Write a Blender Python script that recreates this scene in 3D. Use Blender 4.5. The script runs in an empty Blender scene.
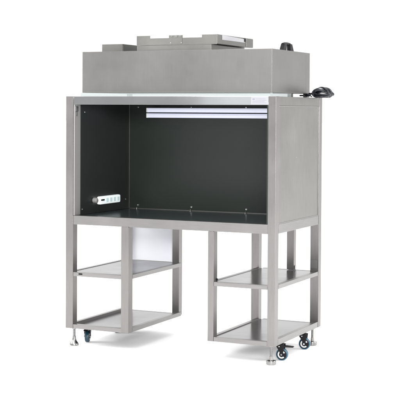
import bpy, bmesh, math, random
from mathutils import Vector, Matrix
random.seed(4)
PI = math.pi
sc = bpy.context.scene
C = sc.collection

# ------------------------------------------------------------------ materials
def mat(name, base, metal=0.0, rough=0.5, spec=0.5, coat=0.0):
    m = bpy.data.materials.new(name); m.use_nodes = True
    b = m.node_tree.nodes['Principled BSDF']
    b.inputs['Base Color'].default_value = (*base, 1)
    b.inputs['Metallic'].default_value = metal
    b.inputs['Roughness'].default_value = rough
    b.inputs['Specular IOR Level'].default_value = spec
    b.inputs['Coat Weight'].default_value = coat
    return m

def steel(name, base, rough=0.28, grain=(3, 3, 90), rvar=0.12, cvar=0.10, bump=0.05, blot=2.2, scratch=True):
    """brushed stainless sheet: fine grain stretched along one axis, soft cloudy patches, faint rub marks"""
    m = mat(name, base, 1.0, rough)
    nt = m.node_tree; N = nt.nodes; L = nt.links; b = N['Principled BSDF']
    tc = N.new('ShaderNodeTexCoord')
    mp = N.new('ShaderNodeMapping'); mp.inputs['Scale'].default_value = grain
    L.new(tc.outputs['Object'], mp.inputs['Vector'])
    n1 = N.new('ShaderNodeTexNoise'); n1.inputs['Scale'].default_value = 9; n1.inputs['Detail'].default_value = 4
    L.new(mp.outputs['Vector'], n1.inputs['Vector'])
    n2 = N.new('ShaderNodeTexNoise'); n2.inputs['Scale'].default_value = blot; n2.inputs['Detail'].default_value = 5
    n2.inputs['Roughness'].default_value = 0.6
    L.new(tc.outputs['Object'], n2.inputs['Vector'])
    # colour = base * (1 + cvar*(grain + cloud))
    mx = N.new('ShaderNodeMath'); mx.operation = 'ADD'
    L.new(n1.outputs['Fac'], mx.inputs[0]); L.new(n2.outputs['Fac'], mx.inputs[1])
    mr = N.new('ShaderNodeMapRange')
    mr.inputs['From Min'].default_value = 0.55; mr.inputs['From Max'].default_value = 1.45
    mr.inputs['To Min'].default_value = 1 - cvar; mr.inputs['To Max'].default_value = 1 + cvar
    L.new(mx.outputs[0], mr.inputs['Value'])
    cm = N.new('ShaderNodeVectorMath'); cm.operation = 'SCALE'
    cm.inputs[0].default_value = base
    L.new(mr.outputs[0], cm.inputs['Scale']); L.new(cm.outputs[0], b.inputs['Base Color'])
    rr = N.new('ShaderNodeMapRange')
    rr.inputs['From Min'].default_value = 0.3; rr.inputs['From Max'].default_value = 0.7
    rr.inputs['To Min'].default_value = max(0.06, rough - rvar); rr.inputs['To Max'].default_value = rough + rvar
    L.new(n2.outputs['Fac'], rr.inputs['Value']); L.new(rr.outputs[0], b.inputs['Roughness'])
    bp = N.new('ShaderNodeBump'); bp.inputs['Strength'].default_value = bump; bp.inputs['Distance'].default_value = 0.002
    # very shallow sheet waviness
    n3 = N.new('ShaderNodeTexNoise'); n3.inputs['Scale'].default_value = 3.2; n3.inputs['Detail'].default_value = 1
    L.new(tc.outputs['Object'], n3.inputs['Vector'])
    bp2 = N.new('ShaderNodeBump'); bp2.inputs['Strength'].default_value = 0.25; bp2.inputs['Distance'].default_value = 0.004
    L.new(n3.outputs['Fac'], bp2.inputs['Height']); 
    L.new(bp2.outputs[0], b.inputs['Normal'])
    return m

WARM = (0.56, 0.545, 0.53)
M = {}
M['hood_steel']  = steel('hood steel', (0.200, 0.196, 0.189), 0.37, (30, 30, 1), 0.04, 0.06, 0.025)
M['side_steel']  = steel('side panel steel', (0.192, 0.190, 0.178), 0.37, (30, 30, 1), 0.08, 0.20, 0.03, 2.2)
M['post_steel']  = steel('post steel', (0.205, 0.198, 0.193), 0.36, (36, 36, 1), 0.06, 0.16, 0.025)
M['rail_steel']  = steel('rail steel', (0.225, 0.219, 0.216), 0.35, (1, 1, 40), 0.06, 0.14, 0.025)
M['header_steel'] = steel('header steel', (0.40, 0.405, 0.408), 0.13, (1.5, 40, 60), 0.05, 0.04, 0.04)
M['shelf_steel'] = steel('shelf steel', (0.136, 0.130, 0.139), 0.20, (1, 30, 30), 0.06, 0.05, 0.03)
M['box_steel']   = steel('fan box steel', (0.200, 0.198, 0.186), 0.38, (1, 1, 30), 0.08, 0.05, 0.05)
M['trim_steel']  = mat('bright trim edge', (0.36, 0.355, 0.345), 1.0, 0.32)
M['dark_steel']  = mat('dull dark steel', (0.20, 0.20, 0.19), 1.0, 0.45)
M['channel'] = mat('satin aluminium channel', (0.25, 0.245, 0.24), 0.25, 0.45)
M['glow_white'] = mat('white plastic with added glow', (0.86, 0.90, 0.90), 0, 0.35)
b_ = M['glow_white'].node_tree.nodes['Principled BSDF']; b_.inputs['Emission Color'].default_value = (.88, 1, .99, 1); b_.inputs['Emission Strength'].default_value = .3  # glow added to brighten the power strip; it is no lamp
M['chrome']      = mat('zinc plated steel', (0.27, 0.265, 0.26), 1.0, 0.26)
M['screw']       = mat('screw steel', (0.85, 0.85, 0.85), 1.0, 0.2)

def liner(name, base, rough, spec):
    m = mat(name, base, 0.0, rough, spec)
    nt = m.node_tree; N = nt.nodes; L = nt.links; b = N['Principled BSDF']
    tc = N.new('ShaderNodeTexCoord')
    n = N.new('ShaderNodeTexNoise'); n.inputs['Scale'].default_value = 2.5; n.inputs['Detail'].default_value = 6
    L.new(tc.outputs['Object'], n.inputs['Vector'])
    mr = N.new('ShaderNodeMapRange'); mr.inputs['To Min'].default_value = rough - .1; mr.inputs['To Max'].default_value = rough + .1
    L.new(n.outputs['Fac'], mr.inputs['Value']); L.new(mr.outputs[0], b.inputs['Roughness'])
    n2 = N.new('ShaderNodeTexNoise'); n2.inputs['Scale'].default_value = 420
    L.new(tc.outputs['Object'], n2.inputs['Vector'])
    bp = N.new('ShaderNodeBump'); bp.inputs['Strength'].default_value = 0.06; bp.inputs['Distance'].default_value = 0.001
    L.new(n2.outputs['Fac'], bp.inputs['Height']); L.new(bp.outputs[0], b.inputs['Normal'])
    return m
M['liner'] = liner('liner with painted dark reflection', (0.0085, 0.0125, 0.0100), 0.40, 0.40)  # steel walls; what they reflect is put into the colour as near black
M['liner_side'] = liner('side liner with painted dark reflection', (0.013, 0.0155, 0.0145), 0.45, 0.35)
M['worktop'] = liner('worktop with painted dark reflection', (0.020, 0.026, 0.028), 0.22, 0.6)  # dark bluish reflection put into the worktop colour

M['black_plastic'] = mat('black plastic', (0.005, 0.005, 0.006), 0, 0.45, 0.2)
M['cable_black'] = mat('cable black', (0.004, 0.005, 0.009), 0, 0.26, 0.5)
M['white_plastic'] = mat('white plastic', (0.86, 0.88, 0.88), 0, 0.35)
M['sticker'] = mat('white sticker', (0.235, 0.235, 0.25), 0, 0.6, 0.2)
M['ink'] = mat('pale grey print', (0.15, 0.15, 0.19), 0, 0.6)
M['glow_cyan'] = mat('pale cyan with added glow', (0.52, 0.62, 0.63), 0, 0.6)
b_ = M['glow_cyan'].node_tree.nodes['Principled BSDF']; b_.inputs['Emission Color'].default_value = (.7, .95, .97, 1); b_.inputs['Emission Strength'].default_value = .22  # sockets get a weaker added glow like the strip
M['white_panel'] = mat('white film panel', (0.37, 0.37, 0.385), 0, 0.6, 0.2)
M['pale_panel'] = mat('pale blue white board', (0.72, 0.73, 0.77), 0, 0.85, 0.1)
M['tread_blue'] = mat('blue polyurethane tread', (0.009, 0.066, 0.115), 0, 0.35, 0.5)
M['tread_dark'] = mat('dark teal tread', (0.007, 0.035, 0.055), 0, 0.30, 0.6)
M['hub_white'] = mat('white hub ring', (0.50, 0.51, 0.52), 0, 0.4)
m = M['tube_white'] = mat('lit tube diffuser', (0.45, 0.45, 0.50), 0, 0.4)
b = m.node_tree.nodes['Principled BSDF']
b.inputs['Emission Color'].default_value = (0.78, 0.82, 1.0, 1); b.inputs['Emission Strength'].default_value = 0.50
# clear edge strip (thin translucent acrylic)
m = M['acrylic'] = bpy.data.materials.new('pale clear strip'); m.use_nodes = True
nt = m.node_tree; nt.nodes.clear()
o_ = nt.nodes.new('ShaderNodeOutputMaterial'); mx = nt.nodes.new('ShaderNodeMixShader'); mx.inputs[0].default_value = 0.38
t_ = nt.nodes.new('ShaderNodeBsdfTransparent'); t_.inputs[0].default_value = (0.96, 0.985, 0.985, 1)
p_ = nt.nodes.new('ShaderNodeBsdfPrincipled'); p_.inputs['Base Color'].default_value = (0.36, 0.385, 0.385, 1); p_.inputs['Roughness'].default_value = 0.15
nt.links.new(t_.outputs[0], mx.inputs[1]); nt.links.new(p_.outputs[0], mx.inputs[2]); nt.links.new(mx.outputs[0], o_.inputs[0])
M['floor'] = mat('seamless white studio floor', (0.95, 0.95, 0.95), 0, 0.6, 0.25)

# ------------------------------------------------------------------ mesh helpers
def box(bm, x0, x1, y0, y1, z0, z1, bev=0.0015, seg=2, rot=None):
    r = bmesh.ops.create_cube(bm, size=1.0)
    vs = r['verts']
    for v in vs:
        v.co = Vector((x0 + (v.co.x + .5) * (x1 - x0), y0 + (v.co.y + .5) * (y1 - y0), z0 + (v.co.z + .5) * (z1 - z0)))
    if bev:
        es = list({e for v in vs for e in v.link_edges})
        r2 = bmesh.ops.bevel(bm, geom=es, offset=bev, segments=seg, affect='EDGES', profile=0.5)
        vs = list({v for f in r2['faces'] for v in f.verts} | {v for v in vs if v.is_valid})
    if rot is not None:
        bmesh.ops.transform(bm, matrix=rot, verts=vs)
    return vs

def lathe(bm, prof, n=40, mtx=None):
    rings = []
    for r, z in prof:
        rings.append([bm.verts.new((r * math.cos(2*PI*k/n), r * math.sin(2*PI*k/n), z)) for k in range(n)])
    for a, c in zip(rings, rings[1:]):
        for k in range(n):
            bm.faces.new((a[k], a[(k+1) % n], c[(k+1) % n], c[k]))
    if prof[0][0] > 1e-6: bm.faces.new(list(reversed(rings[0])))
    if prof[-1][0] > 1e-6: bm.faces.new(rings[-1])
    if mtx is not None:
        bmesh.ops.transform(bm, matrix=mtx, verts=[v for r in rings for v in r])

def tube(bm, pts, r, n=12, closed=False):
    pts = [Vector(p) for p in pts]; m = len(pts); rings = []
    up = None
    for i, p in enumerate(pts):
        a = pts[(i-1) % m] if closed or i else p
        c = pts[(i+1) % m] if closed or i < m-1 else p
        t = (c - a).normalized()
        if up is None: up = t.orthogonal().normalized()
        up = (up - t * up.dot(t)).normalized(); s = t.cross(up)
        rings.append([bm.verts.new(p + up*r*math.cos(2*PI*k/n) + s*r*math.sin(2*PI*k/n)) for k in range(n)])
    prs = list(zip(rings, rings[1:])) + ([(rings[-1], rings[0])] if closed else [])
    for a, c in prs:
        for k in range(n):
            bm.faces.new((a[k], a[(k+1) % n], c[(k+1) % n], c[k]))
    if not closed:
        bm.faces.new(list(reversed(rings[0]))); bm.faces.new(rings[-1])

def link(name, bm, m, parent=None, label=None, smooth=True):
    bmesh.ops.recalc_face_normals(bm, faces=bm.faces)
    me = bpy.data.meshes.new(name); bm.to_mesh(me); bm.free()
    me.materials.append(M[m])
    if smooth:
        for p in me.polygons: p.use_smooth = True
        me.set_sharp_from_angle(angle=math.radians(32))
    o = bpy.data.objects.new(name, me); C.objects.link(o)
    if smooth:
        wn = o.modifiers.new('normals', 'WEIGHTED_NORMAL'); wn.keep_sharp = True; wn.weight = 100
    if parent is not None: o.parent = parent
    if label: o['label'] = label
    return o

def part(name, m, parent, dims, label=None, bev=0.0015):
    bm = bmesh.new()
    for d in (dims if isinstance(dims[0], (tuple, list)) else [dims]):
        box(bm, *d, bev=bev)
    return link(name, bm, m, parent, label)

def text(name, body, size, m, parent, loc, rot):
    cu = bpy.data.curves.new(name, 'FONT'); cu.body = body; cu.size = size; cu.extrude = 0.0002
    t = bpy.data.objects.new(name, cu); C.objects.link(t)
    dg = bpy.context.evaluated_depsgraph_get()
    me = bpy.data.meshes.new_from_object(t.evaluated_get(dg)); me.materials.clear(); me.materials.append(M[m])
    bpy.data.objects.remove(t)
    o = bpy.data.objects.new(name, me); C.objects.link(o); o.parent = parent
    o.location = loc; o.rotation_euler = rot
    return o

# ------------------------------------------------------------------ dimensions (metres)
W, D = 1.481, 0.814
G = 0.010                       # floor level
ZT = 1.650                      # top of cabinet
ZR0, ZR1 = 0.813, 0.871         # worktop rail
ZH = 1.597                      # underside of header
PW = 0.055                      # outer post width
ZB0, ZB1 = 0.130, 0.158         # bottom rail
ZM0, ZM1 = 0.474, 0.501         # middle shelf rail
LX0, LX1 = 0.415, 0.470         # inner post of left stand
RX0, RX1 = 1.031, 1.071         # inner post of right stand

bench = bpy.data.objects.new('clean_bench', None); C.objects.link(bench)
bench.location = (0, 0, 0)
bench['label'] = 'large brushed stainless steel clean air bench with dark interior, standing on castors and levelling feet'
bench['category'] = 'clean bench'

# ---- outer posts: front ones run floor frame to cabinet top
for x0, x1, y0, y1 in ((0, PW, 0, PW), (W-PW+.005, W, 0, PW), (0, PW, D-.05, D), (W-PW-.004, W, D-.05, D)):
    part('post', 'post_steel', bench, (x0, x1, y0, y1, ZB0, ZT))
# ---- inner posts under the worktop
part('post', 'post_steel', bench, (LX0, LX1, 0, PW, ZB0, ZR0-.001))
part('post', 'post_steel', bench, (LX0-.018, LX1-.02, D-.05, D, ZB0, ZR0-.001))
part('post', 'post_steel', bench, (RX0, RX1, 0, PW, ZB0, ZR0-.001))
part('post', 'post_steel', bench, (RX0-.034, RX1-.018, D-.05, D, ZB0, ZR0-.001))
part('post', 'post_steel', bench, (1.253, 1.304, D-.045, D-.005, ZM1+.001, ZR0-.001), 'short upright between worktop rail and middle shelf')

# ---- worktop rails
part('rail', 'rail_steel', bench, (PW+.0003, W-PW+.0047, .0015, .05, ZR0, ZR1))
part('rail', 'rail_steel', bench, (PW+.0003, W-PW-.0043, D-.048, D-.002, ZR0, ZR1-.003))
for x0, x1 in ((.002, .05), (W-.05, W-.0012)):
    part('rail', 'rail_steel', bench, (x0, x1, PW+.0003, D-.0503, ZR0, ZR1))
# gussets / underside pan
part('worktop', 'worktop', bench, (.056, W-.056, .0505, .742, ZR1-.02, ZR1-.003), 'glossy worktop of the cabinet, dark reflection in its colour', bev=.001)

# ---- header beam above the opening (face leans back a touch)
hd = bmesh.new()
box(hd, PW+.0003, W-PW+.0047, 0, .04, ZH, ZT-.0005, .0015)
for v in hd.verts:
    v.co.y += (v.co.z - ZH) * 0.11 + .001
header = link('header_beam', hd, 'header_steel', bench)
TA = math.atan(0.11)
st = bmesh.new(); box(st, 1.316, 1.4305, -.0012, .0002, ZH+.002, ZT-.004, .0002, 1)
for v in st.verts: v.co.y += (v.co.z - ZH) * 0.11 + .0006
stk = link('sticker', st, 'sticker', header, 'white paper sticker with faint print')
def onhead(x, z, off=-.0016):
    return (x, (z - ZH)*0.11 + off, z)
for k, (x0, x1, z) in enumerate(((1.345, 1.412, 1.6335), (1.345, 1.418, 1.6245), (1.325, 1.405, 1.6165), (1.325, 1.418, 1.6085))):
    lb = bmesh.new(); box(lb, x0, x1, -.0016, -.0010, z, z+.0014, 0)
    for v in lb.verts: v.co.y += (v.co.z - ZH) * 0.11 + .0003
    link('print_line', lb, 'ink', stk)
lb = bmesh.new(); box(lb, 1.325, 1.339, -.0016, -.0010, 1.6265, 1.637, 0)
for v in lb.verts: v.co.y += (v.co.z - ZH) * 0.11 + .0003
link('print_mark', lb, 'ink', stk)

# ---- cabinet top plate
part('top_plate', 'hood_steel', bench, (.004, W-.004, .056, D-.052, ZT-.012, ZT-.002))
for x0, x1 in ((.002, .05), (W-.05, W-.0012)):
    part('rail', 'side_steel', bench, (x0, x1, PW+.0003, D-.0503, ZT-.0565, ZT-.001))
part('rail', 'side_steel', bench, (PW+.0003, W-PW-.0043, D-.048, D-.002, ZT-.0565, ZT-.001))

# ---- side panels: sheet inset in the post/rail frame with bright folded edge
for s, xo, xi in ((0, .006, .052), (1, W-.006, W-.052)):
    x0, x1 = min(xo, xi), max(xo, xi)
    sp = part('side_panel', 'side_steel', bench, (x0, x1, PW+.003, D-.053, ZR1+.003, ZT-.060))
    e0, e1 = ((.0025, .0055) if s == 0 else (W-.0055, W-.0018))
    part('edge_trim', 'trim_steel', sp, [(e0, e1, PW+.0008, PW+.0042, ZR1+.0012, ZT-.058), (e0, e1, D-.0545, D-.0512, ZR1+.0012, ZT-.058),
         (e0, e1, PW+.0045, D-.0548, ZR1+.0008, ZR1+.0042), (e0, e1, PW+.0045, D-.0548, ZT-.0612, ZT-.0578)], bev=.0006)
# little dents / weld dots on the right panel
for y, z, r in ((.36, 1.27, .0035), (.30, 1.13, .003), (.62, 1.305, .003), (.5, 1.06, .0022)):
    bm = bmesh.new(); lathe(bm, [(0.0001, .0016), (r*.6, .0012), (r, 0)], 16, Matrix.Translation((W-.0062, y, z)) @ Matrix.Rotation(PI/2, 4, 'Y'))
    link('weld_dot', bm, 'rail_steel', sp)

# ---- interior, dark reflection painted into the steel walls
part('side_liner', 'liner_side', bench, (.0525, .0638, .079, .742, ZR1-.002, ZT-.0135), 'steel inner wall, dark reflection in its colour', bev=.0008)
part('side_liner', 'liner_side', bench, (W-.0638, W-.0525, .079, .742, ZR1-.002, ZT-.0135), 'steel inner wall, dark reflection in its colour', bev=.0008)
bk = part('back_liner', 'liner', bench, (.0525, W-.0525, .7425, .757, ZR1-.002, ZT-.0135), 'steel rear wall of the work chamber, dark reflection in its colour', bev=.0008)
part('corner_seam', 'dark_steel', bk, [(.0642, .0672, .7385, .7422, ZR1-.001, ZT-.016), (.068, W-.068, .7385, .7422, ZR1-.0025, ZR1+.0005)], bev=.0006)
# ceiling grille (air filter face) seen from below
cg = part('filter_ceiling', 'liner', bench, (.064, W-.064, .06, .742, ZT-.030, ZT-.0135), 'dark filter ceiling', bev=.001)
# inner lip of the side openings
for x0, x1, cm_ in ((PW+.0005, .0635, 'channel'), (W-.0600, W-PW+.0045, 'liner')):
    part('door_channel', cm_, bench, (x0, x1, .004, .078, ZR1+.0005, ZH-.0005))
bm = bmesh.new()
box(bm, .0637, .069, .012, .045, ZH-.045, ZH-.0125, .003); box(bm, .0637, .0665, .020, .036, ZH-.075, ZH-.0455, .002)
link('latch_clip', bm, 'trim_steel', bench)
# hooks and screws on the back wall
def screw(x, y, z, r, axis, par, name='screw'):
    bm = bmesh.new()
    mt = Matrix.Translation((x, y, z)) @ (Matrix.Rotation(PI/2, 4, 'X') if axis == 'y' else Matrix.Rotation(PI/2, 4, 'Y'))
    lathe(bm, [(r, 0), (r, r*.35), (r*.72, r*.7), (0.0001, r*.8)], 18, mt)
    link(name, bm, 'screw', par)
for x, z, r in ((.135, 1.584, .0062), (.55, 1.584, .0045), (.964, 1.583, .0062)):
    screw(x, .7422, z, r, 'y', bk)
for x in (.135, .555, .968):
    screw(x, .7422, .893, .0075, 'y', bk)
    bm = bmesh.new(); lathe(bm, [(.007, 0), (.007, .003), (.003, .005), (.003, .009), (.005, .010), (.0001, .013)], 18, Matrix.Translation((x-.002, .725, ZR1-.003)))
    link('gas_nozzle', bm, 'chrome', bench)
screw(.0642, .69, .935, .0045, 'x', bench); screw(.0642, .10, .905, .0045, 'x', bench); screw(.0642, .13, 1.548, .0045, 'x', bench)

# ---- two light tubes under the filter
for z in (1.563, 1.5255):
    y = .66
    bm = bmesh.new()
    n = 14; prof = []
    for k in range(n+1):
        a = -PI*.0 + PI * k / n
        prof.append((y - .004 - .012*math.sin(a), z - .0150*math.cos(a)))
    prof += [(y+.012, z+.0150), (y+.012, z-.0150)]
    r0 = [bm.verts.new((.262, p[0], p[1])) for p in prof]; r1 = [bm.verts.new((1.243, p[0], p[1])) for p in prof]
    for k in range(len(prof)): bm.faces.new((r0[k], r0[(k+1) % len(prof)], r1[(k+1) % len(prof)], r1[k]))
    bm.faces.new(r0); bm.faces.new(list(reversed(r1)))
    tb = link('light_tube', bm, 'tube_white', bench, 'long white strip light under the header')
    for a, c in ((.250, .2617), (1.2433, 1.255)):
        part('end_cap', 'white_plastic', tb, (a, c, y-.0165, y+.0125, z-.0157, z+.0157), bev=.003)
    for xx in (.42, 1.08):
        part('mounting_bracket', 'dark_steel', tb, (xx, xx+.02, y+.0128, .7421, z-.008, z+.008), bev=.0008)

# ---- power strip on the left inner wall, with added glow
ps = part('power_strip', 'glow_white', bench, (.0642, .098, .288, .560, .924, .978), 'white multi socket strip on the left inner wall', bev=.009)
for y in (.375, .425, .475, .525):
    sx = part('socket', 'glow_cyan', ps, (.0975, .0992, y-.016, y+.016, .937, .965), bev=.0012)
bm = bmesh.new()
lathe(bm, [(.016, 0), (.019, .004), (.019, .026), (.012, .032), (.0001, .033)], 24, Matrix.Translation((.0645, .245, .955)) @ Matrix.Rotation(PI/2, 4, 'Y'))
link('rotary_switch', bm, 'channel', ps)
part('cord_grip', 'black_plastic', ps, (.0975, .104, .289, .330, .950, .960), bev=.002)

# ---- hood (plenum) standing on spacers, gap below it
HX0, HX1, HY0, HY1, HZ0, HZ1 = .060, 1.410, .105, .765, 1.6750, 1.944
hood = part('hood', 'hood_steel', bench, (HX0, HX1, HY0, HY1, HZ0, HZ1), 'plain grey sheet steel plenum box on top', bev=.0011)
part('bottom_shade', 'dark_steel', hood, [(HX0+.0015, HX1-.0015, HY0-.0015, HY0-.0002, HZ0+.001, HZ0+.0065), (HX1+.0002, HX1+.0014, HY0+.002, HY1-.002, HZ0+.001, HZ0+.006)], bev=.0004)  # dark strips standing in for the shadow line along the hood bottom
part('fold_seam', 'dark_steel', hood, [(HX1+.0001, HX1+.0007, HY1-.070, HY1-.0685, HZ0+.008, HZ1-.010), (HX1+.0001, HX1+.0007, HY0+.006, HY1-.0705, HZ1-.0135, HZ1-.012)], bev=0)
part('spacer', 'hood_steel', hood, [(HX1-.026, HX1-.002, .432, .470, ZT-.001, HZ0-.0002)], bev=.001)
part('spacer', 'hood_steel', hood, [(HX1-.032, HX1-.004, .728, .762, ZT-.001, HZ0-.0002)], bev=.001)
part('rubber_pad', 'acrylic', hood, [(HX0+.004, HX0+.030, .70, .74, ZT-.001, HZ0-.0002)], bev=.002)
part('edge_strip', 'acrylic', bench, [(.058, W-.060, .088, .0905, ZT+.0005, HZ0-.001), (HX1-.0045, HX1-.002, .093, .430, ZT+.0005, HZ0-.001)], 'pale clear strip closing the gap below the hood', bev=.0004)

# handle on the hood top
bm = bmesh.new()
hx = 1.378
for y0, y1, zt in ((.334, .398, 0), (.466, .526, 0)):
    vs = box(bm, hx-.013, hx+.013, y0, y1, HZ1-.0005, HZ1+.046, .003)
    cy = (y0+y1)/2; lean = (.430 - cy)
    for v in vs:
        t = (v.co.z - HZ1)/.046
        v.co.y = cy + (v.co.y - cy)*(1 - .45*t) + lean*.28*t
tube(bm, [(hx, .362, HZ1+.040), (hx, .385, HZ1+.0455), (hx, .43, HZ1+.0475), (hx, .475, HZ1+.0455), (hx, .500, HZ1+.040)], .0085, 14)
link('handle', bm, 'black_plastic', hood, 'black arched carrying handle')

# ---- fan box on the hood
fb = part('fan_box', 'box_steel', bench, [(.452, 1.027, .13, .70, 1.982, 2.042)], 'large grey fan box with white panels')
part('base_tray', 'box_steel', fb, (.4545, .985, .133, .66, HZ1+.0003, 1.9795), bev=.0015)
part('seam_bead', 'trim_steel', fb, [(.4535, 1.0255, .1302, .1325, 1.9797, 1.9815)], bev=0)
part('white_panel', 'white_panel', fb, (.553, .688, .1282, .1298, 2.024, 2.0405), 'white strip along the fan box front', bev=.0006)
part('white_panel', 'white_panel', fb, (.786, .922, .1282, .1298, 2.024, 2.0405), 'white strip along the fan box front', bev=.0006)
bm = bmesh.new()
vs = box(bm, 1.0272, 1.0292, .205, .560, 2.010, 2.0405, .0006)
for v in vs: v.co.z -= (v.co.y-.205)*.02 if v.co.z > 2.02 else 0
link('white_panel', bm, 'white_panel', fb, 'white strip along the fan box side')
cp = part('catch_plate', 'box_steel', fb, (.695, .782, .1276, .1296, 1.985, 2.0405), bev=.0008)
part('catch', 'dark_steel', cp, [(.731, .747, .1245, .1274, 2.026, 2.040), (.705, .715, .1255, .1274, 2.030, 2.040), (.764, .774, .1255, .1274, 2.030, 2.040)], bev=.001)
for x in (.70, .776): screw(x, .1276, 1.993, .0025, 'y', cp)
part('corner_latch', 'black_plastic', fb, (1.0294, 1.034, .548, .566, 2.016, 2.038), bev=.001)
part('side_flap', 'box_steel', fb, (1.0272, 1.0298, .585, .698, 1.984, 2.0395), bev=.001)
# small control housing beside it
mb = part('motor_box', 'box_steel', bench, (.153, .309, .20, .50, HZ1+.0003, 1.997), 'small flat grey housing left of the fan box')
part('end_plate', 'dark_steel', mb, (.3092, .3110, .206, .494, HZ1+.003, 1.988), bev=.0005)

# ---- shelves
def shelf(name, x0, x1, z0, z1, drop, lab, side_h=None, xl=.002):
    s = part(name, 'shelf_steel', bench, (x0+.012, x1-.012, .012, D-.012, z1-drop-.004, z1-drop), lab, bev=.0008)
    return s
def stand(xo0, xo1, xi0, xi1, outer_left, drop_low):
    # front/rear/side rails at two levels butt against the posts
    for z0, z1, drop, lab in ((ZM0, ZM1, .003, 'middle shelf'), (ZB0, ZB1, drop_low, 'lower shelf')):
        if outer_left: a0, a1, e0, e1 = xo1+.0004, xi0-.0004, xo0+.002, xi1-.0015
        else:          a0, a1, e0, e1 = xi1+.0004, xo0-.0004, xi0+.002, xo1-.0012
        hz = z0
        part('rail', 'rail_steel', bench, (a0, a1, .002, .03, hz, z1))
        part('rail', 'rail_steel', bench, (a0, a1-(.0 if outer_left else .01)-.0 + (-.03 if outer_left else 0), D-.030, D-.002, hz, z1-drop+.001))
        hs = z1 + (.010 if (z0 == ZB0 and not outer_left) else 0)
        part('rail', 'rail_steel', bench, (e0, e0+.028, PW+.0004, D-.0504, hz, z1 if outer_left else z1-.0005))
        part('rail', 'rail_steel', bench, (e1-.028, e1, PW+.0004, D-.0504, hz, hs))
        s = part('shelf', 'shelf_steel', bench, (e0+.0285, e1-.0285, .031, D-.031, z1-drop-.005, z1-drop), bev=.0008)
        sh.append(s)
sh = []
stand(0, PW, LX0, LX1, True, .020)
stand(W-PW+.005, W, RX0, RX1, False, .006)
# pale board behind the left stand
part('back_board', 'pale_panel', bench, (PW+.002, LX0-.0185, D-.022, D-.016, ZM1+.001, ZR0-.001), 'pale blue white board behind the left middle shelf', bev=.001)
# shelf clips and a thin dull patch on the rear post
part('shelf_clip', 'black_plastic', bench, (RX1+.0003, RX1+.007, .040, .052, ZM1+.001, ZM1+.016), 'small black clip above the shelf', bev=.002)
part('shelf_clip', 'black_plastic', bench, (.098, .125, -.0005, .0017, ZM1-.016, ZM1-.006), 'small black slot plug in the shelf edge', bev=.001)
part('shelf_clip', 'chrome', bench, (1.3045, 1.313, D-.04, D-.02, ZM1+.001, ZM1+.028), 'small clip at the short upright', bev=.003)
part('dull_patch', 'dark_steel', bench, (W-.0540, W-.012, D-.0517, D-.0502, .52, .575), bev=.0006)
# ground-down weld beads where rails meet posts
def weld(p0, p1):
    p0, p1 = Vector(p0), Vector(p1); n = max(6, int((p1-p0).length/.004)); bm = bmesh.new()
    for k in range(n):
        c = p0.lerp(p1, (k+.5)/n) + Vector([random.uniform(-.0004, .0004) for _ in range(3)])
        bmesh.ops.create_icosphere(bm, subdivisions=1, radius=random.uniform(.0020, .0029), matrix=Matrix.Translation(c))
    link('weld_bead', bm, 'side_steel', bench)
for x in (PW, W-PW+.005):
    weld((x, .0012, ZR0+.002), (x, .0012, ZR1-.002))
    weld((x, .0014, ZM0+.002), (x, .0014, ZM1-.002)); weld((x, .0014, ZB0+.002), (x, .0014, ZB1-.002))
for x0, x1 in ((LX0, LX1), (RX0, RX1)):
    weld((x0+.003, .0010, ZR0-.0006), (x1-.003, .0010, ZR0-.0006))
for z0, z1 in ((ZR0, ZR1), (ZM0, ZM1), (ZB0, ZB1+.008)):
    weld((W-.0008, PW, z0+.002), (W-.0008, PW, z1-.002)); weld((W-.0008, D-.0502, z0+.002), (W-.0008, D-.0502, z1-.002))
weld((LX1-.0005, PW, ZM0+.002), (LX1-.0005, PW, ZM1-.002)); weld((LX1-.0005, PW, ZB0+.002), (LX1-.0005, PW, ZB1-.002))

# ---- levelling feet
def foot(x, y, squat):
    f = bpy.data.objects.new('levelling_foot', None); C.objects.link(f); f.parent = bench; f.location = (x, y, G)
    bm = bmesh.new()
    top = ZB0 - G + .002
    lathe(bm, [(.0082, .03), (.0082, top)], 24)
    for k in range(12):                                   # visible thread turns
        z = .05 + k*.0055
        lathe(bm, [(.0083, z-.0012), (.0094, z), (.0083, z+.0012)], 20)
    link('threaded_stem', bm, 'chrome', f)
    bm = bmesh.new(); lathe(bm, [(.0145, 0), (.0150, .002), (.0150, .010), (.0140, .012)], 6, Matrix.Translation((0, 0, top-.014)))
    link('lock_nut', bm, 'chrome', f)
    bm = bmesh.new()
    if squat: pr = [(.026, 0), (.0300, .003), (.0302, .020), (.0285, .0245), (.012, .0285), (.0110, .045), (.0105, .050), (.0001, .050)]
    else:     pr = [(.026, 0), (.0295, .003), (.0290, .012), (.024, .020), (.0165, .030), (.0125, .044), (.0115, .060), (.0001, .060)]
    lathe(bm, pr, 40)
    link('pad', bm, 'chrome', f)
foot(.036, .050, False); foot(W-.044, .055, True); foot(W-.038, D-.055, True); foot(.036, D-.055, False)

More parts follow.
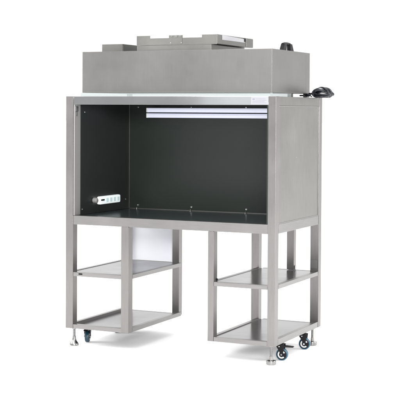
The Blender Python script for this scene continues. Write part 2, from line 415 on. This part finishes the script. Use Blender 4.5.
# ---- castors
def caster(x, y, rz, tread, brake, r=.0375, w=.030):
    """swivel castor: wheel axle along local X before rz"""
    c = bpy.data.objects.new('caster', None); C.objects.link(c); c.parent = bench
    c.location = (x, y, G); c.rotation_euler = (0, 0, rz)
    RY = Matrix.Rotation(PI/2, 4, 'Y')
    off = .018                                            # trail
    top = ZB0 - G
    T = Matrix.Translation((0, off, r))
    bm = bmesh.new()
    lathe(bm, [(r-.0060, -w/2+.001), (r-.0015, -w/2+.003), (r, -w/2+.006), (r, w/2-.006), (r-.0015, w/2-.003), (r-.0060, w/2-.001)], 44, T @ RY)
    link('tyre', bm, tread, c)
    bm = bmesh.new(); lathe(bm, [(r-.010, -w/2-.0006), (r-.0058, -w/2+.0010), (r-.0058, w/2-.0010), (r-.010, w/2+.0006)], 40, T @ RY)
    link('rim', bm, 'black_plastic', c)
    for s in (-1, 1):                                     # white ring on both faces
        bm = bmesh.new()
        x0, x1 = s*(w/2+.0007), s*(w/2+.0022)
        n = 36; R = []
        for rad, xx in ((r*.42, x0), (r*.42, x1), (r*.66, x1), (r*.66, x0)):
            R.append([bm.verts.new((xx, off+rad*math.cos(.5+5.0*k/n), r+rad*math.sin(.5+5.0*k/n))) for k in range(n+1)])
        for i in range(4):
            for k in range(n): bm.faces.new((R[i][k], R[i][k+1], R[(i+1) % 4][k+1], R[(i+1) % 4][k]))
        bm.faces.new([R[i][0] for i in range(4)]); bm.faces.new([R[3-i][n] for i in range(4)])
        link('hub_ring', bm, 'hub_white', c)
    bm = bmesh.new(); lathe(bm, [(.0001, -w/2-.010), (.0055, -w/2-.010), (.0062, -w/2-.006), (.0062, w/2+.006), (.0055, w/2+.010), (.0001, w/2+.010)], 18, T @ RY)
    link('axle_bolt', bm, 'screw', c)
    bm = bmesh.new()                                      # fork: two cheeks, crown, plate
    for s in (-1, 1):
        xa, xb = sorted((s*(w/2+.0032), s*(w/2+.0062)))
        pts = [(-.024, top-.018), (.036, top-.018), (off+.013, r+.024), (off+.0065, r-.005), (off-.0065, r-.005), (off-.013, r+.018)]
        a = [bm.verts.new((xa, p[0], p[1])) for p in pts]; bq = [bm.verts.new((xb, p[0], p[1])) for p in pts]
        for k in range(6): bm.faces.new((a[k], a[(k+1) % 6], bq[(k+1) % 6], bq[k]))
        bm.faces.new(a); bm.faces.new(list(reversed(bq)))
    box(bm, -w/2-.0062, w/2+.0062, -.022, .028, top-.0215, top-.016, .0015)
    lathe(bm, [(.021, top-.017), (.023, top-.012), (.020, top-.006)], 28)
    box(bm, -.030, .030, -.030, .030, top-.006, top+.0005, .0015)
    link('fork', bm, 'black_plastic', c)
    for xx in (-.018, .018):
        bm = bmesh.new(); lathe(bm, [(.0001, 0), (.004, 0), (.0035, .003), (.0001, .0035)], 14, Matrix.Translation((xx*.0 + (w/2+.0062)*(1 if xx > 0 else -1), .004, top-.032)) @ Matrix.Rotation(PI/2*(1 if xx > 0 else -1), 4, 'Y'))
        link('rivet', bm, 'screw', c)
    if brake:
        bm = bmesh.new()
        vs = box(bm, -.020, .020, .020, .092, top-.036, top-.026, .003)
        for v in vs:
            t = (v.co.y-.02)/.072
            v.co.z += -.004*t + (.004*t if v.co.z < top-.03 else 0); v.co.x *= 1 - .25*t
        box(bm, -.017, .017, .008, .026, top-.050, top-.028, .003)
        link('brake_pedal', bm, 'black_plastic', c)
    return c
#      local +Y is the trail direction; turned so the wheel faces read as in the photo
caster(1.430, .205, math.radians(-90+8), 'tread_blue', True)
caster(1.430, .600, math.radians(-90+8), 'tread_blue', False)
caster(.050, .205, math.radians(200), 'tread_dark', True)
caster(.050, .600, math.radians(200), 'tread_dark', False)

# ---- power cable hank lying on the cabinet top (its own thing)
bm = bmesh.new()
cx, cy, cz = 1.524, .705, 1.6745
for k in range(13):
    ry = random.uniform(-.022, .022); ax = .056 + random.uniform(-.012, .006); az = (.004, .028, .008, .024, .013, .030, .018, .005, .021, .010, .026, .015, .003)[k]
    tilt = random.uniform(-.06, .06); pts = []
    for j in range(40):
        a = 2*PI*j/40
        lx = ax*math.cos(a); lz = az*math.sin(a) + (.010 if math.sin(a) > 0 else -.002)*abs(math.sin(a))
        pts.append((cx + lx, cy + ry + .030*math.sin(a+.8*k), cz + lz + tilt*lx))
    # keep the underside on the sheet
    pts = [(p[0], p[1], max(p[2], ZT + .0045)) for p in pts]
    tube(bm, pts, .0062, 10, True)
for k in range(3):                                        # tie round the hank
    pts = [(cx-.050+.004*k, cy+.03*math.cos(a), cz+.004+.019*math.sin(a)) for a in [2*PI*j/20 for j in range(20)]]
    pts = [(p[0], p[1], max(p[2], ZT+.0045)) for p in pts]
    tube(bm, pts, .003, 8, True)
tube(bm, [(1.345, .757, 1.664), (1.385, .735, 1.664), (1.410, .722, 1.668), (1.430, .715, 1.678), (1.450, .712, 1.672), (1.468, .708, 1.670), (1.49, .705, 1.672)], .0048, 12)
tube(bm, [(1.452, .700, 1.656), (1.44, .696, 1.662), (1.445, .69, 1.676), (1.462, .69, 1.680), (1.475, .70, 1.668)], .0042, 10)
lathe(bm, [(.0085, 0), (.010, .004), (.010, .020), (.0075, .028)], 20, Matrix.Translation((1.403, .722, 1.667)) @ Matrix.Rotation(PI/2, 4, 'Y'))
cable = link('power_cable', bm, 'cable_black')
cable['label'] = 'coiled black power cable tied up on the right rear corner of the steel cabinet top'
cable['category'] = 'cable'

# ------------------------------------------------------------------ floor
bm = bmesh.new()
bmesh.ops.create_grid(bm, x_segments=1, y_segments=1, size=150)
bmesh.ops.translate(bm, verts=bm.verts, vec=(0, 0, G))
fl = link('floor', bm, 'floor', smooth=False); fl['kind'] = 'structure'

# ------------------------------------------------------------------ light
w = bpy.data.worlds.new('World'); sc.world = w; w.use_nodes = True
N = w.node_tree.nodes; L = w.node_tree.links
bg = N['Background']
tc = N.new('ShaderNodeTexCoord')
dt = N.new('ShaderNodeVectorMath'); dt.operation = 'DOT_PRODUCT'; dt.inputs[1].default_value = (-.42, .90, 0)
L.new(tc.outputs['Generated'], dt.inputs[0])
mr = N.new('ShaderNodeMapRange'); mr.interpolation_type = 'SMOOTHSTEP'
mr.inputs['From Min'].default_value = .15; mr.inputs['From Max'].default_value = .88
mr.inputs['To Min'].default_value = 0.42; mr.inputs['To Max'].default_value = 1.06
L.new(dt.outputs['Value'], mr.inputs['Value'])
sp_ = N.new('ShaderNodeSeparateXYZ'); L.new(tc.outputs['Generated'], sp_.inputs[0])
zz = N.new('ShaderNodeMath'); zz.operation = 'MAXIMUM'; zz.inputs[1].default_value = 0; L.new(sp_.outputs['Z'], zz.inputs[0])
zm = N.new('ShaderNodeMath'); zm.operation = 'MULTIPLY_ADD'; zm.inputs[1].default_value = 1.9
L.new(zz.outputs[0], zm.inputs[0]); L.new(mr.outputs[0], zm.inputs[2])
L.new(zm.outputs[0], bg.inputs['Strength'])
bg.inputs['Color'].default_value = (1, 1, 1, 1)

def area(name, loc, target, sx, sy, power, col=(1, 1, 1)):
    l = bpy.data.lights.new(name, 'AREA'); l.shape = 'RECTANGLE'; l.size = sx; l.size_y = sy; l.energy = power; l.color = col
    o = bpy.data.objects.new(name, l); C.objects.link(o); o.location = loc
    o.rotation_euler = (Vector(target) - Vector(loc)).to_track_quat('-Z', 'Y').to_euler()
    return o
area('fill_high', (.2, -4.0, 4.6), (.7, .2, 0), 3.2, 2.6, 220)  # unseen fill lamp, added to whiten the floor under the bench
area('fill_left', (-4.6, -1.6, 2.5), (.7, .3, 0), 2.6, 1.8, 220)  # added from the left to wash out floor shadows
area('fill_camera', (4.9, -7.0, 2.7), (.6, .3, .1), 1.8, 1.2, 640)  # added just above the camera to flatten shadows on the floor
area('fill_right', (6.6, 2.0, 1.9), (.9, .4, .0), 2.6, 1.8, 230)  # added from the right to lighten the floor below the stands
area('softbox_front', (-.9, -5.6, 3.1), (.7, 0, 1.2), 1.6, 1.0, 5, (.93, .98, 1.0))
area('softbox_side', (6.0, -1.0, 2.4), (1.2, .3, .9), 2.2, 2.6, 16, (1.0, .99, .97))

# ------------------------------------------------------------------ camera
cd = bpy.data.cameras.new('Camera'); cam = bpy.data.objects.new('Camera', cd); C.objects.link(cam)
R = Vector((0.90494527, 0.42549949, 0.00492337)); U = Vector((-0.01319708, 0.0164991, 0.99977678)); F = Vector((-0.42532328, 0.90480825, -0.02054614))
mt = Matrix.Identity(4)
for i in range(3):
    mt[i][0] = R[i]; mt[i][1] = U[i]; mt[i][2] = -F[i]
mt[0][3], mt[1][3], mt[2][3] = 4.28095778, -6.90813439, 1.5586752
cam.matrix_world = mt
cd.sensor_width = 36; cd.lens = 1232.642/400*36
cd.shift_x = -8.814/400; cd.shift_y = (136.335-200)/400
cd.clip_start = .1; cd.clip_end = 1000
sc.camera = cam
sc.render.resolution_x = sc.render.resolution_y = 1024
sc.view_settings.view_transform = 'Standard'; sc.view_settings.look = 'None'
sc.view_settings.exposure = 0; sc.view_settings.gamma = 1
